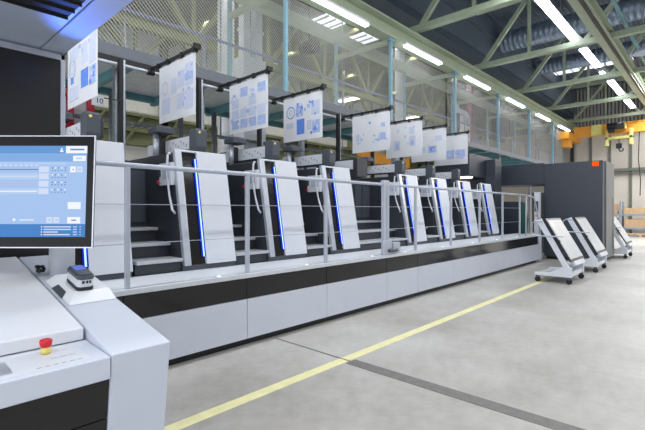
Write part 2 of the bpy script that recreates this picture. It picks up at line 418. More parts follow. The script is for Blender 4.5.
obj('hanger', MB().tube([(17.5, 1.85, 6.95), (17.5, 1.85, 9.6)], .015, 6), 'steel', t)

# ------------------------------------------------------------------ overhead crane
cr = thing('overhead_crane', 'orange travelling crane under the girder by the end wall', 'crane', (30, 4, 6.0))
obj('bridge', MB().box(29.8, -8, 5.98, 29.86, 6.6, 6.5).box(30.14, -8, 5.98, 30.2, 6.6, 6.5).box(29.75, -8, 6.5, 30.25, 6.6, 6.55).box(29.75, -8, 5.93, 30.25, 6.6, 5.98), 'orange', cr)
obj('end_carriage', MB().box(28.6, 6.6, 5.75, 31.6, 7.3, 6.2).box(28.9, 6.65, 5.3, 29.7, 7.1, 5.75).box(30.3, 6.3, 6.2, 31.2, 6.7, 6.39), 'orange', cr, .03)
ho = obj('hoist', MB().box(29.2, 3.9, 6.1, 29.74, 4.6, 6.42).box(29.3, 5.1, 5.9, 29.74, 5.6, 6.5).box(29.3, 3.6, 5.2, 29.7, 3.75, 6.1).box(29.3, 4.75, 5.2, 29.7, 4.9, 6.1).box(29.3, 3.6, 5.55, 29.7, 4.9, 5.7), 'yelgreen', cr, .02)
obj('motor', MB().tube([(29.1, 3.95, 6.25), (29.1, 4.75, 6.25)], .2, 14).box(28.95, 4.4, 5.9, 29.15, 4.7, 6.1), 'black', ho)
hk = [(29.5, 4.25, 5.2), (29.5, 4.25, 5.0)] + arc((29.5, 4.15, 4.95), 0, -math.pi * 1.2, .1, (0, 1, 0), (0, 0, 1))
obj('hook', MB().tube([(29.5, 4.25, 5.55), (29.5, 4.25, 5.2)], .02, 6).box(29.38, 4.12, 5.02, 29.62, 4.38, 5.3).tube(hk, .035, 8), 'black', cr)
obj('pendant_cable', MB().tube([(29.9, 3.35, 5.95), (29.9, 3.4, 4.4), (29.9, 3.3, 3.2), (29.9, 3.32, 2.3)], .025, 6), 'black', cr)

# ------------------------------------------------------------------ printing press
press_x = [1.175, 2.446, 3.69, 4.94, 7.16, 8.44, 9.73, 11.07]
YB, ZB, LEAN = 4.39, .86, .179
def yl(z): return YB + LEAN * (z - ZB)
def leaning(x0, x1, z0, z1, o0, o1, mi=0):      # slab following the slope of the doors
    return [(x0, yl(z0) + o0, z0), (x1, yl(z0) + o0, z0), (x1, yl(z0) + o1, z0), (x0, yl(z0) + o1, z0),
            (x0, yl(z1) + o0, z1), (x1, yl(z1) + o0, z1), (x1, yl(z1) + o1, z1), (x0, yl(z1) + o1, z1)]

def steps(m_body, x0, x1):
    m_body.box(x0, 4.45, .80, x1, 6.3, .915).box(x0, 4.74, .915, x1, 6.3, 1.08).box(x0, 5.05, 1.08, x1, 6.3, 1.245)
    m_body.box(x0, 5.32, 1.245, x1, 6.3, 2.10)
def treads(t, x0, x1):
    for y0, y1, z in ((4.41, 4.74, .915), (4.70, 5.05, 1.08), (5.01, 5.32, 1.245)):
        obj('tread', MB().box(x0 + .004, y0, z, x1 - .004, y1, z + .035), 'tread', t, .004)

def make_unit(first=True):
    t = thing('printing_unit', '', 'printing machine', (0, 0, .8), 'printing units of the press')
    t.location = (0, 4.39, .8)
    m = MB(); steps(m, -.53, 0)
    m.prism_x([(4.44, .80), (6.3, .80), (6.3, 2.16), (yl(2.16) + .1, 2.16), (yl(.9) + .1, .9), (4.44, .9)], 0.0, .70)
    obj('body', m, 'dark', t, .006)
    m = MB().box(-.50, 5.312, 1.34, -.30, 5.32, 1.98).box(-.27, 5.312, 1.34, -.03, 5.32, 1.98)
    obj('service_door', m, 'dark2', t, .003)
    treads(t, -.53, 0)
    obj('kick_plate', MB().box(.0, 4.425, .801, .70, 4.439, .875), 'dark2', t)
    obj('door_frame', MB().hexa(leaning(.0, .085, .86, 2.2, -.012, .05)).hexa(leaning(.086, .285, 2.172, 2.2, 0, .098)), 'silver', t, .008)
    obj('window', MB().hexa(leaning(.086, .284, .862, 2.171, .03, .06)), 'glass', t)
    obj('door_panel', MB().hexa(leaning(.287, .70, .86, 2.2, 0, .098)), 'white', t, .005)
    led = MB().hexa(leaning(.254, .271, .95, 2.10, .004, .028), 0).hexa(leaning(.243, .253, .95, 2.10, .006, .028), 1).hexa(leaning(.272, .286, .95, 2.10, .006, .028), 1)
    obj('side_lining', MB().hexa(leaning(.001, .08, .90, 2.16, .051, .0985)), 'dark', t)
    obj('led_strip', led, ['led', 'ledb'], t)
    h = []
    for i in range(9):
        z = 2.13 - i * .08; h.append((-.05, yl(z) + .07 + .05 * math.sin(i / 8 * math.pi), z))
    h = [(-.002, h[0][1] + .02, 2.15), (-.03, h[0][1] + .01, 2.15)] + h + [(-.03, h[-1][1] - .01, 1.46), (-.002, h[-1][1] + .03, 1.45)]
    obj('grab_handle', MB().tube(h, .014, 8), 'white', t)
    c = obj('control_box', MB().box(-.05, 4.61, 1.78, -.001, 4.89, 2.04).box(-.056, 4.64, 1.86, -.05, 4.80, 2.01, 1).box(-.055, 4.85, 1.88, -.05, 4.90, 1.99, 2), ['white', 'pale', 'dark2'], t, .004)
    obj('stop_button', MB().tube([(-.05, 4.89, 1.82), (-.075, 4.89, 1.82)], .018, 12), 'red', c)
    hd = obj('ink_head', MB().box(.47, 4.9, 2.27, .60, 6.3, 2.47).box(.47, 5.0, 2.161, .60, 5.2, 2.27).box(.47, 6.0, 2.161, .60, 6.25, 2.27), 'dark', t, .006)
    pr = [(4.80, 2.30), (4.84, 2.165), (4.98, 2.165), (4.98, 2.50), (4.95, 2.52), (4.82, 2.52), (4.80, 2.50)]
    obj('end_plate', MB().prism_x(pr, .39, .53), 'dark2', hd, .006)
    kp = MB().box(.455, 4.99, 2.29, .469, 5.74, 2.46)
    for i in range(7): kp.box(.453, 5.15 + i * .07, 2.33 + .03 * (i % 3), .455, 5.165 + i * .07, 2.36 + .03 * (i % 3), 1)
    obj('key_panel', kp, ['white', 'dark2'], hd)
    obj('key_panel', MB().box(.455, 6.06, 2.29, .469, 6.29, 2.45), 'white', hd)
    obj('switch_box', MB().box(.40, 5.75, 2.26, .469, 5.85, 2.51, 1).box(.43, 5.86, 2.28, .469, 6.03, 2.48), ['white', 'dark'], hd, .004)
    obj('indicator', MB().tube([(.43, 4.80, 2.47), (.43, 4.79, 2.47)], .016, 10), 'yellow', hd)
    obj('cap_post', MB().tube([(.31, 5.72, 2.161), (.31, 5.72, 2.54)], .042, 12), 'silver', t)
    cp = MB()
    cp.hexa([(.24, 5.56, 2.545), (.50, 5.56, 2.545), (.50, 5.82, 2.545), (.24, 5.82, 2.545), (.24, 5.56, 2.61), (.50, 5.56, 2.61), (.50, 5.82, 2.61), (.24, 5.82, 2.61)])
    cp.hexa([(.24, 5.56, 2.61), (.50, 5.56, 2.61), (.50, 5.82, 2.61), (.24, 5.82, 2.61), (.29, 5.61, 2.65), (.45, 5.61, 2.65), (.45, 5.77, 2.65), (.29, 5.77, 2.65)])
    obj('cap', cp, 'dark2', t, .008)
    obj('mast', MB().box(.0, 6.18, 2.161, .055, 6.26, 3.62, 0).box(.056, 6.19, 2.161, .085, 6.22, 3.62, 1), ['black', 'silver'], t)
    return t
u0 = make_unit()
unit_lab = ['printing unit half hidden behind the monitor, next to the control desk',
            'second printing unit from the control desk, its whole lit door in view',
            'third printing unit from the control desk, with a rail post in front of its stairs',
            'fourth printing unit from the control desk, just before the wide steps',
            'fifth printing unit from the control desk, first beyond the wide steps and gate post',
            'sixth printing unit from the control desk, second beyond the wide steps',
            'seventh printing unit from the control desk, third beyond the wide steps',
            'last printing unit of the row, next to the dark hood of the feeder']
for k, x in enumerate(press_x):
    u = u0 if k == 0 else copy_tree(u0)
    u.location = (x, 4.39, .8); u['label'] = unit_lab[k]
    if k == 7:
        for ch in list(u.children_recursive):
            if ch.name.split('.')[0] in ('ink_head', 'end_plate', 'key_panel', 'switch_box', 'indicator', 'cap', 'cap_post'): bpy.data.objects.remove(ch)
# wide step bay between fourth and fifth unit
t = thing('step_bay', 'wide dark bay with steps between the fourth and fifth printing unit', 'steps', (6.13, 4.4, .8))
m = MB(); steps(m, 5.645, 6.625); obj('body', m, 'dark', t, .006); treads(t, 5.645, 6.625)
obj('service_door', MB().box(5.75, 5.312, 1.34, 6.15, 5.32, 1.98).box(6.2, 5.312, 1.34, 6.55, 5.32, 1.98), 'dark2', t, .003)
hd = obj('ink_head', MB().box(6.2, 4.9, 2.11, 6.5, 6.3, 2.45), 'dark', t, .006)
obj('key_panel', MB().box(6.18, 5.0, 2.25, 6.199, 6.2, 2.42), 'white', hd)

# walkway platform
pf = thing('walkway_platform', 'long light grey walkway base with black gloss band under the press', 'platform', (7, 4, 0))
seams = [.6, 1.53, 2.85, 4.14, 5.52, 6.45, 7.75, 9.07, 10.4, 11.7, 13.05]
obj('deck', MB().box(.6, 3.765, .748, 13.3, 4.44, .799), 'deck', pf, .006)
obj('base', MB().box(.6, 4.44, .0, 13.3, 6.3, .799).box(.6, 3.86, 0, 13.1, 4.44, .747), 'black', pf)
for a, b in zip(seams[:-1], seams[1:]):
    obj('band_panel', MB().box(a + .003, 3.785, .522, b - .003, 3.859, .746), 'band', pf, .003)
    obj('skirt_panel', MB().box(a + .003, 3.775, .085, b - .003, 3.859, .518), 'skirt', pf, .004)
    obj('deck_light', MB().box(b - .35, 3.80, .799, b - .32, 3.83, .803), 'dot', pf)
obj('end_panel', MB().prism_x([(3.765, .085), (3.859, .085), (3.859, .79), (3.765, .79)], 13.055, 13.3), 'skirt', pf, .006)
# guard rail
gr = thing('guard_rail', 'grey tubular guard rail with wires along the walkway edge', 'railing', (7, 3.8, .8))
YR = 3.81
posts = [1.575, 2.875, 4.15, 6.42, 7.73, 9.07, 10.4, 11.6]
obj('top_rail', MB().tube([(.7, YR, 1.885), (5.44, YR, 1.885)], .023, 12).tube([(5.60, YR, 1.885), (12.15, YR, 1.885)], .023, 12), 'rail', gr)
for i, x in enumerate(posts):
    obj('post', MB().box(x - .021, YR - .02, .80, x + .021, YR + .02, 1.87), 'rail', gr, .006)
obj('gate_post', MB().box(5.45, YR - .03, .80, 5.515, YR + .03, 1.95).box(5.53, YR - .03, .80, 5.59, YR + .03, 1.95).box(5.43, YR - .035, 1.86, 5.61, YR + .035, 1.93), 'rail', gr, .006)
obj('gate_latch', MB().box(5.40, YR - .05, .80, 5.63, YR - .031, 1.02, 0).box(5.66, YR - .06, .82, 5.85, YR + .02, .98, 0).tube([(5.52, YR - .07, .86), (5.75, YR - .07, .86)], .03, 8, 1), ['rail', 'dark2'], gr, .005)
for z in (1.19, 1.54): obj('wire', MB().tube([(.7, YR, z), (11.6, YR, z)], .004, 6), 'rail', gr)
obj('end_rail', MB().tube([(12.15, YR, 1.885), (12.75, YR, 1.84), (13.2, YR, 1.2), (13.25, YR, .80)], .023, 10).tube([(12.1, YR, .80), (12.1, YR, 1.885)], .023, 10), 'rail', gr)

# hood and feeder end
hdx = thing('feeder_hood', 'dark hood above the walkway end next to the last hanging sheet', 'machine hood', (12, 5, .8))
obj('hood', MB().box(11.68, 5.2, 2.45, 13.3, 6.3, 3.1), 'feeder', hdx, .01)
obj('column', MB().box(12.8, 4.9, .80, 13.3, 5.19, 3.0), 'feeder', hdx, .008)
obj('lower_body', MB().box(11.80, 5.2, .80, 13.3, 6.3, 2.2), 'dark', hdx, .01)
obj('work_lamp', MB().box(11.7, 5.23, 2.41, 11.97, 6.1, 2.449), 'lamp2', hdx)
fd = thing('press_feeder', 'big slate blue feeder housing at the far press end', 'feeder', (15, 3.2, 0))
obj('housing', MB().box(14.2, 2.43, .09, 15.6, 3.95, 2.9), 'feeder', fd, .012)
obj('plinth', MB().box(14.25, 2.48, 0, 15.75, 3.9, .09), 'black', fd)
sp = MB().box(14.55, 2.40, .09, 15.8, 2.43, 2.9).box(15.6, 2.43, .09, 15.8, 3.95, 2.9)
obj('side_cladding', sp, 'feederside', fd, .006)
m = MB()
for i in range(22): m.box(15.45, 2.39, .35 + i * .07, 15.6, 2.40, .38 + i * .07)
obj('vent', m, 'black', fd)
obj('bridge', MB().box(14.2, 3.95, 2.28, 15.4, 6.3, 2.93), 'feeder', fd, .01)
obj('bridge_leg', MB().box(14.3, 5.9, 0, 15.2, 6.3, 2.28), 'dark', fd)
obj('beacon', MB().box(14.17, 2.52, 2.74, 14.2, 2.68, 2.87), 'orlamp', fd)
tag(obj('grey_cabinet', MB().box(16.2, 4.0, 0, 17.0, 4.9, 2.1).box(16.18, 4.05, .1, 16.2, 4.85, 2.05), 'feederside', bevel=.006), 'plain grey cabinet seen below the feeder bridge', 'cabinet')
tag(obj('switch_cabinet', MB().box(13.7, 4.5, 0, 14.1, 5.6, 1.75).box(13.68, 4.55, .1, 13.7, 5.0, 1.7).box(13.68, 5.05, .1, 13.7, 5.55, 1.7), 'feeder', bevel=.006), 'dark blue switch cabinet behind the rail end', 'cabinet')
t = thing('operator_terminal', 'white operator column with small screen beside the feeder', 'control panel', (13.6, 3.95, 0))
obj('column', MB().box(13.55, 3.9, 0, 13.72, 4.05, 2.02), 'white', t, .015)
obj('screen', MB().box(13.535, 3.925, 1.45, 13.549, 4.025, 1.75), 'dark2', t)
obj('button', MB().tube([(13.55, 3.98, 1.32), (13.53, 3.98, 1.32)], .018, 10), 'red', t)
gc = MB()
pth = [(13.1, 4.2, 1.72), (13.1, 4.21, 1.5), (13.11, 4.2, 1.2), (13.11, 4.2, .802)]
gc.tube(pth, [.05, .11, .13, .1], 12)
tag(obj('green_canister', gc, 'green'), 'dark green bottle shaped bundle at the rail end', 'canister')

# ------------------------------------------------------------------ hanging sheets and rods
sheet_x = [1.82, 3.07, 4.34, 5.6, 7.74, 9.1, 10.33, 11.62]
sheet_lab = ['printed sheet with a ring and solid blue block beside the dark wall screen',
             'pale printed sheet with faint ring, second hanging sheet from the desk',
             'printed sheet with checkered blue pictures, third hanging sheet from the desk',
             'printed sheet with a dark blue circle and solid blue picture, fourth from the desk',
             'mostly white printed sheet with scattered small marks, fifth from the desk',
             'pale sheet with two faint blue figures, sixth hanging sheet from the desk',
             'sheet with one blue square near its lower edge, seventh from the desk',
             'last hanging sheet with blue pictures across its lower half, beside the dark hood']
def sheet(k, x):
    y0, y1, z0, z1 = 5.22, 6.26, 2.80, 3.64
    m = MB().box(x, y0, z0, x + .004, y1, z1, 0)
    lay = [0]
    def r(a, b, c, d, mi):        # fractions: a,c from the free edge inward; b,d up
        lay[0] += 1; xf = x - .0005 - .0003 * lay[0]
        m.box(xf, y1 - (y1 - y0) * a, z0 + (z1 - z0) * b, x, y1 - (y1 - y0) * c, z0 + (z1 - z0) * d, mi)
    def ring(cy, cz, r0, r1, mi):
        c = (y1 - (y1 - y0) * cy, z0 + (z1 - z0) * cz)
        n = 28; lay[0] += 1; xf = x - .0005 - .0003 * lay[0]
        vs = []
        for i in range(n):
            a = 2 * math.pi * i / n
            vs += [(xf, c[0] + r0 * math.cos(a), c[1] + r0 * math.sin(a)), (xf, c[0] + r1 * math.cos(a), c[1] + r1 * math.sin(a))]
        m.add(vs, [(2 * i, 2 * i + 1, (2 * i + 3) % (2 * n), (2 * i + 2) % (2 * n)) for i in range(n)], mi)
    rnd = random.Random(100 + k)
    def marks(a, b, c, d, n, pal):
        for i in range(n):
            w = rnd.uniform(.02, .07); h = rnd.uniform(.03, .08)
            u = rnd.uniform(a, c - w); v = rnd.uniform(b, d - h); r(u, v, u + w, v + h, rnd.choice(pal))
    if k == 0:
        ring(.17, .58, .10, .125, 2); ring(.17, .58, .05, .07, 1); r(.12, .36, .22, .46, 3)
        r(.48, .22, .72, .48, 3); r(.08, .70, .4, .88, 1); r(.5, .56, .7, .86, 1); r(.76, .5, .96, .9, 1); r(.76, .2, .96, .46, 2)
        marks(.08, .72, .95, .9, 9, [1, 2]); r(.08, .1, .4, .3, 1); marks(.75, .2, .95, .46, 5, [1, 3])
    elif k == 1:
        ring(.17, .60, .08, .10, 1); r(.08, .14, .32, .42, 1); r(.36, .46, .5, .72, 1); r(.52, .16, .72, .42, 1); r(.54, .52, .72, .8, 1)
        r(.75, .5, .95, .88, 1); r(.75, .12, .95, .44, 1); marks(.5, .15, .95, .9, 14, [1, 2]); r(.74, .6, .94, .72, 2)
    elif k == 2:
        ring(.14, .66, .07, .085, 2)
        for i in range(4):
            for j in range(4):
                if (i + j) % 2 == 0 or j < 2: r(.08 + .225 * i, .08 + .21 * j, .27 + .225 * i, .26 + .21 * j, 1 if (i * 3 + j) % 3 else 2)
        marks(.05, .05, .95, .9, 22, [0, 1, 2, 2])
    elif k == 3:
        ring(.2, .66, .10, .118, 3); ring(.2, .66, .03, .05, 1); r(.36, .14, .56, .48, 3); r(.34, .54, .52, .78, 2); r(.08, .3, .28, .42, 1)
        r(.62, .2, .74, .42, 1); r(.76, .12, .94, .40, 2); r(.74, .52, .94, .82, 1); marks(.34, .5, .95, .86, 20, [1, 2, 3]); marks(.7, .1, .95, .4, 6, [1, 3])
    elif k == 4:
        marks(.08, .2, .95, .5, 18, [1, 2, 2]); r(.74, .28, .9, .46, 2); r(.46, .74, .5, .8, 3); r(.78, .62, .88, .72, 2); r(.1, .3, .2, .5, 1)
    elif k == 5:
        r(.22, .2, .4, .5, 1); r(.28, .25, .36, .42, 2); r(.66, .3, .82, .6, 1); r(.7, .34, .78, .52, 2); r(.66, .65, .8, .85, 1); marks(.1, .1, .9, .9, 9, [1])
    elif k == 6:
        r(.5, .26, .72, .48, 2); r(.55, .31, .67, .43, 3); r(.32, .28, .42, .46, 1); r(.14, .6, .3, .8, 1); r(.7, .62, .88, .78, 1); marks(.1, .1, .9, .9, 8, [1])
    else:
        r(.1, .2, .3, .46, 1); r(.34, .2, .6, .5, 2); r(.66, .22, .92, .5, 2); marks(.1, .16, .95, .52, 16, [1, 2, 3]); r(.1, .6, .3, .72, 1)
    o = obj('printed_sheet', m, ['paper', 'ink1', 'ink2', 'ink3'])
    return tag(o, sheet_lab[k], 'printed sheet', 'printed sheets hanging over the press')
for k, x in enumerate(sheet_x):
    sheet(k, x)
    t = thing('hanging_rod', 'black clip rod carrying the %s printed sheet from the control desk' % (ORD[k] if k < 7 else 'last'), 'rod', (x, 5.9, 3.7), 'rods holding the sheets')
    obj('bar', MB().box(x - .018, 5.18, 3.675, x + .022, 6.66, 3.715), 'black', t, .004)
    for y in (5.2, 5.55, 5.95, 6.25): obj('clip', MB().box(x - .028, y, 3.636, x - .0005, y + .05, 3.72).box(x + .0045, y, 3.636, x + .03, y + .05, 3.675), 'black', t)
    obj('clamp', MB().tube([(x - .05, 6.57, 3.66), (x + .06, 6.57, 3.66)], .05, 10), 'black', t)
    obj('end_stop', MB().box(x - .05, 5.16, 3.67, x + .05, 5.2, 3.74), 'black', t)
    if k == 0: pass

# plate with the number ten, fixed on the first mast
sg = thing('number_sign', 'small white number plate under the first hanging sheet', 'sign', (2.15, 6.15, 2.965))
obj('bracket', MB().box(2.10, 6.166, 3.016, 2.47, 6.172, 3.03), 'black', sg)
obj('plate', MB().box(2.075, 6.15, 2.90, 2.225, 6.165, 3.03), 'white', sg)
cu = bpy.data.curves.new('digits', 'FONT'); cu.body = '10'; cu.size = .1; cu.extrude = .002; cu.align_x = 'CENTER'; cu.align_y = 'CENTER'
tmp = bpy.data.objects.new('digits', cu); COL.objects.link(tmp)
bpy.context.view_layer.update()
me = bpy.data.meshes.new_from_object(tmp.evaluated_get(bpy.context.evaluated_depsgraph_get()))
bpy.data.objects.remove(tmp)
dg = bpy.data.objects.new('digits', me); COL.objects.link(dg); dg.parent = sg
me.materials.clear(); me.materials.append(M['black'])
dg.rotation_euler = (math.pi / 2, 0, 0); dg.location = (.02, -.002, 0)
# red rack in the next hall
m = MB()
for x in (2.55, 2.95, 3.35): m.box(x - .06, 9.95, 0, x + .06, 10.07, 4.6)
for z in (1.2, 2.4, 3.15, 3.9): m.box(2.5, 9.94, z, 3.4, 10.08, z + .1)
t = thing('red_rack', 'red steel rack behind the first hanging sheet', 'rack', (2.9, 9.6, 0))
obj('frame', m, 'redp', t)
obj('back_sheet', MB().box(2.5, 10.09, .2, 3.4, 10.12, 4.4), 'white', t)
m = MB().box(16.8, 13.0, 3.9, 21.3, 13.3, 4.45)
for x in (17.0, 21.1): m.box(x - .1, 13.05, 0, x + .1, 13.25, 3.9)
tag(obj('orange_gantry', m, 'orange'), 'orange gantry beam glimpsed in the next hall under the sheets', 'gantry')

# ------------------------------------------------------------------ control desk
SL = .184
def zt(y): return .90 + SL * (y - 1.81)
ds = thing('control_desk', 'light grey sloping press control desk with black drawers', 'desk', (0, 2.4, 0))
obj('cheek', MB().prism_x([(1.93, 0), (3.35, 0), (3.35, zt(3.35)), (1.81, .90)], .687, .94), 'desk', ds, .006)
obj('desktop', MB().prism_x([(2.10, .905), (3.35, zt(3.35) - .06), (3.35, zt(3.35) + .004), (2.10, zt(2.10) + .008)], -2.2, .675), 'desktop', ds, .006)
obj('button_panel', MB().prism_x([(1.815, .802), (2.099, .802), (2.099, .905), (1.813, .894)], -2.2, .684), 'desk', ds, .005)
m = MB()
def on_panel(x0, y0, x1, y1, mi):
    f = lambda y: .894 + (y - 1.813) * .011 / .286 + .0008
    m.hexa([(x0, y0, f(y0) - .0006), (x1, y0, f(y0) - .0006), (x1, y1, f(y1) - .0006), (x0, y1, f(y1) - .0006), (x0, y0, f(y0)), (x1, y0, f(y0)), (x1, y1, f(y1)), (x0, y1, f(y1))], mi)
on_panel(-.4, 1.84, .62, 2.07, 0)
on_panel(.0, 1.88, .37, 2.02, 1)
for i in range(6):
    on_panel(.44 + i * .028, 1.865, .455 + i * .028, 1.873, 2)
    if i > 2: on_panel(.40 + i * .035, 1.94, .42 + i * .035, 1.946, 2); on_panel(.45 + i * .03, 2.02, .465 + i * .03, 2.025, 2)
obj('key_field', m, ['white', 'pale', 'dark2'], ds)
obj('carcass', MB().box(-2.2, 2.06, .06, .682, 3.33, .80), 'desk', ds)
for k, (z0, z1) in enumerate(((.632, .798), (.33, .628), (.08, .326))):
    obj('drawer', MB().prism_x([(1.835 + (.785 - z0) * .13, z0), (2.05, z0), (2.05, z1), (1.835 + (.785 - z1) * .13, z1)], -2.2, .684), 'band', ds, .003)
es = thing('emergency_button', 'red mushroom stop button on yellow base on the desk', 'button', (.507, 2.02, .9045))
obj('collar', MB().lathe((.507, 2.02, .9045), [(.018, 0), (.018, .021), (.014, .026)], 24), 'yellow', es)
obj('mushroom', MB().lathe((.507, 2.02, .931), [(.018, 0), (.0215, .006), (.0235, .022), (.021, .029), (.012, .032)], 24), 'red', es)

# spectrophotometer on its stand
rot = Matrix.Rotation(math.atan(SL), 4, 'X')
def on_slope(mb, x, y): return mb.xf(Matrix.Translation((x, y, zt(y))) @ rot)
st = thing('measuring_stand', 'white chamfered tray under the handheld measuring device', 'stand', (.82, 2.6, zt(2.6)))
m = MB()
m.hexa([(-.12, -.21, .002), (.115, -.21, .002), (.115, .21, .002), (-.12, .21, .002), (-.075, -.13, .042), (.10, -.13, .042), (.10, .19, .042), (-.075, .19, .042)])
obj('tray', on_slope(m, .82, 2.6), 'desktop', st, .004)
m = MB().hexa([(-.122, -.10, .003), (-.10, -.10, .003), (-.10, .08, .003), (-.122, .08, .003), (-.097, -.07, .026), (-.085, -.07, .026), (-.085, .06, .026), (-.097, .06, .026)])
obj('grip_slot', on_slope(m, .82, 2.6), 'dark2', st)
sp = thing('measuring_device', 'handheld grey and black measuring device resting on the white tray', 'measuring device', (.80, 2.56, zt(2.56) + .043))
def rr(x0, y0, x1, y1, r, n=4):
    out = []
    for cx, cy, a in ((x1 - r, y0 + r, -math.pi / 2), (x1 - r, y1 - r, 0), (x0 + r, y1 - r, math.pi / 2), (x0 + r, y0 + r, math.pi)):
        for i in range(n + 1): out.append((cx + r * math.cos(a + i / n * math.pi / 2), cy + r * math.sin(a + i / n * math.pi / 2)))
    return out
obj('foot', on_slope(MB().prism_z(rr(-.042, -.095, .042, .095, .02), .043, .062), .80, 2.56), 'black', sp, .003)
obj('shell', on_slope(MB().prism_z(rr(-.039, -.092, .039, .092, .02), .062, .102), .80, 2.56), 'white', sp, .002)
obj('top_cover', on_slope(MB().prism_z(rr(-.042, -.096, .042, .096, .022), .102, .124).prism_z(rr(-.036, -.088, .036, .090, .02), .124, .132), .80, 2.56), 'dark2', sp, .004)
obj('display', on_slope(MB().box(-.026, -.005, .132, .026, .07, .1335), .80, 2.56), emit('device display', '6f86e8', .9), sp)
obj('sockets', on_slope(MB().box(-.02, -.0945, .082, -.008, -.0921, .096).box(0, -.0945, .082, .01, -.0921, .096).box(.015, -.0945, .082, .024, -.0921, .096), .80, 2.56), 'black', sp)
m = MB()
for i in range(4):
    p = []
    for j in range(12):
        q = j / 11 * 2 * math.pi * .85 + i * 1.3
        yy = 2.93 + .012 * i + .035 * math.cos(q) * (1 - .15 * i); xx = .708 + .006 * (i % 2) + .018 * math.sin(q)
        p.append((xx, yy, zt(yy) + .012 + .02 * abs(math.sin(q * .5 + i)) + .006 * i))
    m.tube(p, .0055, 6)
tag(obj('cable', m, 'rubber'), 'short tangle of black cable behind the measuring tray', 'cable')

# monitor
RZ = -math.atan2(.732, .682)
FW = Vector((.732, .682, 0)); RT = Vector((.682, -.732, 0))
PPM = 427 / 2.30
mpos = FW * 2.30 + RT * (-1.236)          # right edge, screen plane
mo = thing('touch_monitor', 'large monitor with blue screen pages on a pale post', 'monitor', (mpos.x, mpos.y, 1.285), rz=RZ)
tl = Matrix.Rotation(math.radians(-3.0), 4, 'X')
W_, H_ = 1.05, .612
obj('casing', MB().box(-W_, .0, 0, 0, .008, H_).box(-W_ + .06, .008, .06, -.06, .035, H_ - .06).box(-W_ * .8, .035, .1, -W_ * .2, .07, H_ - .1).xf(tl), 'dark2', mo, .006, local=True)
fr = MB().box(-W_, -.006, 0, 0, .0, .006).box(-W_, -.006, H_ - .006, 0, 0, H_).box(-.006, -.006, .006, 0, 0, H_ - .006).box(-W_, -.006, .006, -W_ + .006, 0, H_ - .006).xf(tl)
obj('rim', fr, 'silver', mo, local=True)
obj('bezel', MB().box(-W_ + .006, -.004, .006, -.006, .0, H_ - .006).xf(tl), mat('monitor black glass', '0a0c11', .3, var=.0, spec=.2), mo, local=True)
def scr(col, s=1.0): return emit('screen ' + col, col, s)
smats = [scr('a9c6f0'), scr('6a9cd8'), scr('86b0e4'), scr('5088cc'), scr('f4f7ff'), scr('d3dff6'), scr('6f86b4'), scr('c9b6dd'), scr('b9d0f2')]
sm = MB()
def S(px0, py0, px1, py1, mi, lay=0):
    x0, x1 = (px0 - 95) / PPM, (px1 - 95) / PPM
    z0, z1 = (248 - py1) / PPM, (248 - py0) / PPM
    y = -.0048 - lay * .0004
    sm.add([(x0, y, z0), (x1, y, z0), (x1, y, z1), (x0, y, z1)], [(0, 1, 2, 3)], mi)
L = 95 - (W_ - .05) * PPM
S(L, 145, 87, 237, 0)
for i in range(6): S(L, 208 + i * 2.6, 87, 210.8 + i * 2.6, 0 if i < 0 else 0, 1)
S(L, 145, 87, 153, 1, 2); S(L, 153.4, 87, 161, 2, 2); S(L, 224, 87, 237, 3, 2); S(L, 162, 66, 164, 8, 2)
for i in range(20): S(-64 + i * 5.2, 164.3, -61 + i * 5.2, 165.6, 5, 2)
for i, y in enumerate((166, 173, 180.5, 188)):
    S(L, y, 38, y + 6, 8 if i % 2 else 0, 2); S(39, y, 49, y + 6, 5, 3)
    S(L, y + 2.6, 38, y + 3.6, (6, 5, 7, 4)[i], 3)
    for j, x in enumerate((52, 55, 58, 61.5, 65)):
        S(x, y + .8, x + 1.3, y + 2.2, 4 if (i + j) % 2 else 6, 3); S(x, y + 3.6, x + 1.3, y + 4.6, 6, 3)
for b in ((65.5, 145.2, 87, 152.6), (73, 155, 86, 160.6), (70.3, 166, 76, 172), (69, 202, 82, 209), (69, 217, 82, 223.4)): S(*b, 4, 4)
for b in ((77, 166, 83, 172), (48, 217, 54, 223), (55, 217, 61, 223)): S(*b, 5, 4)
S(70, 148, 84, 149.6, 6, 5); S(76, 157, 82, 158.6, 8, 5); S(72.5, 168.8, 74.5, 169.6, 6, 5); S(78.5, 168, 81.5, 170, 8, 5); S(73, 219.6, 78, 220.8, 6, 5)
S(50, 219, 52.5, 221, 8, 5); S(57, 219, 59.5, 221, 8, 5)
S(60.3, 147.4, 62.2, 149.2, 4, 4); S(59.6, 149.6, 63, 151.4, 4, 4)
S(14.5, 218.3, 17, 221, 4, 4); S(21, 219, 35.5, 220.8, 5, 4)
for i in range(4):
    y = 226 + i * 2.6
    S(43, y, 44.2, y + 1.6, 5, 4); S(45.5, y + .2, (73, 73, 60, 72)[i], y + 1.4, 5, 4); S(75, y + .2, 79, y + 1.4, 8, 4); S(81.5, y + .3, 83, y + 1.3, 8, 4)
obj('screen', sm.xf(tl), smats, mo, local=True)
# the post stands on the desk cheek (local frame of the monitor)
pw = Vector((.815, 2.91, 0)); rel = pw - Vector((mpos.x, mpos.y, 0))
lx, ly = rel.dot(RT), rel.dot(FW)
zb = zt(2.91) - 1.285
pm = MB().lathe((lx, ly, zb), [(.068, 0), (.068, .55), (.064, .57)], 28)
pm.v = [(x, y, z + ((x - lx) * RT.y + (y - ly) * FW.y) * SL + .001 if z < zb + .01 else z) for x, y, z in pm.v]
obj('post', pm, 'white', mo, local=True)
obj('bracket', MB().box(lx - .05, .06, .12, lx + .05, ly, .28), 'dark2', mo, .006, local=True)

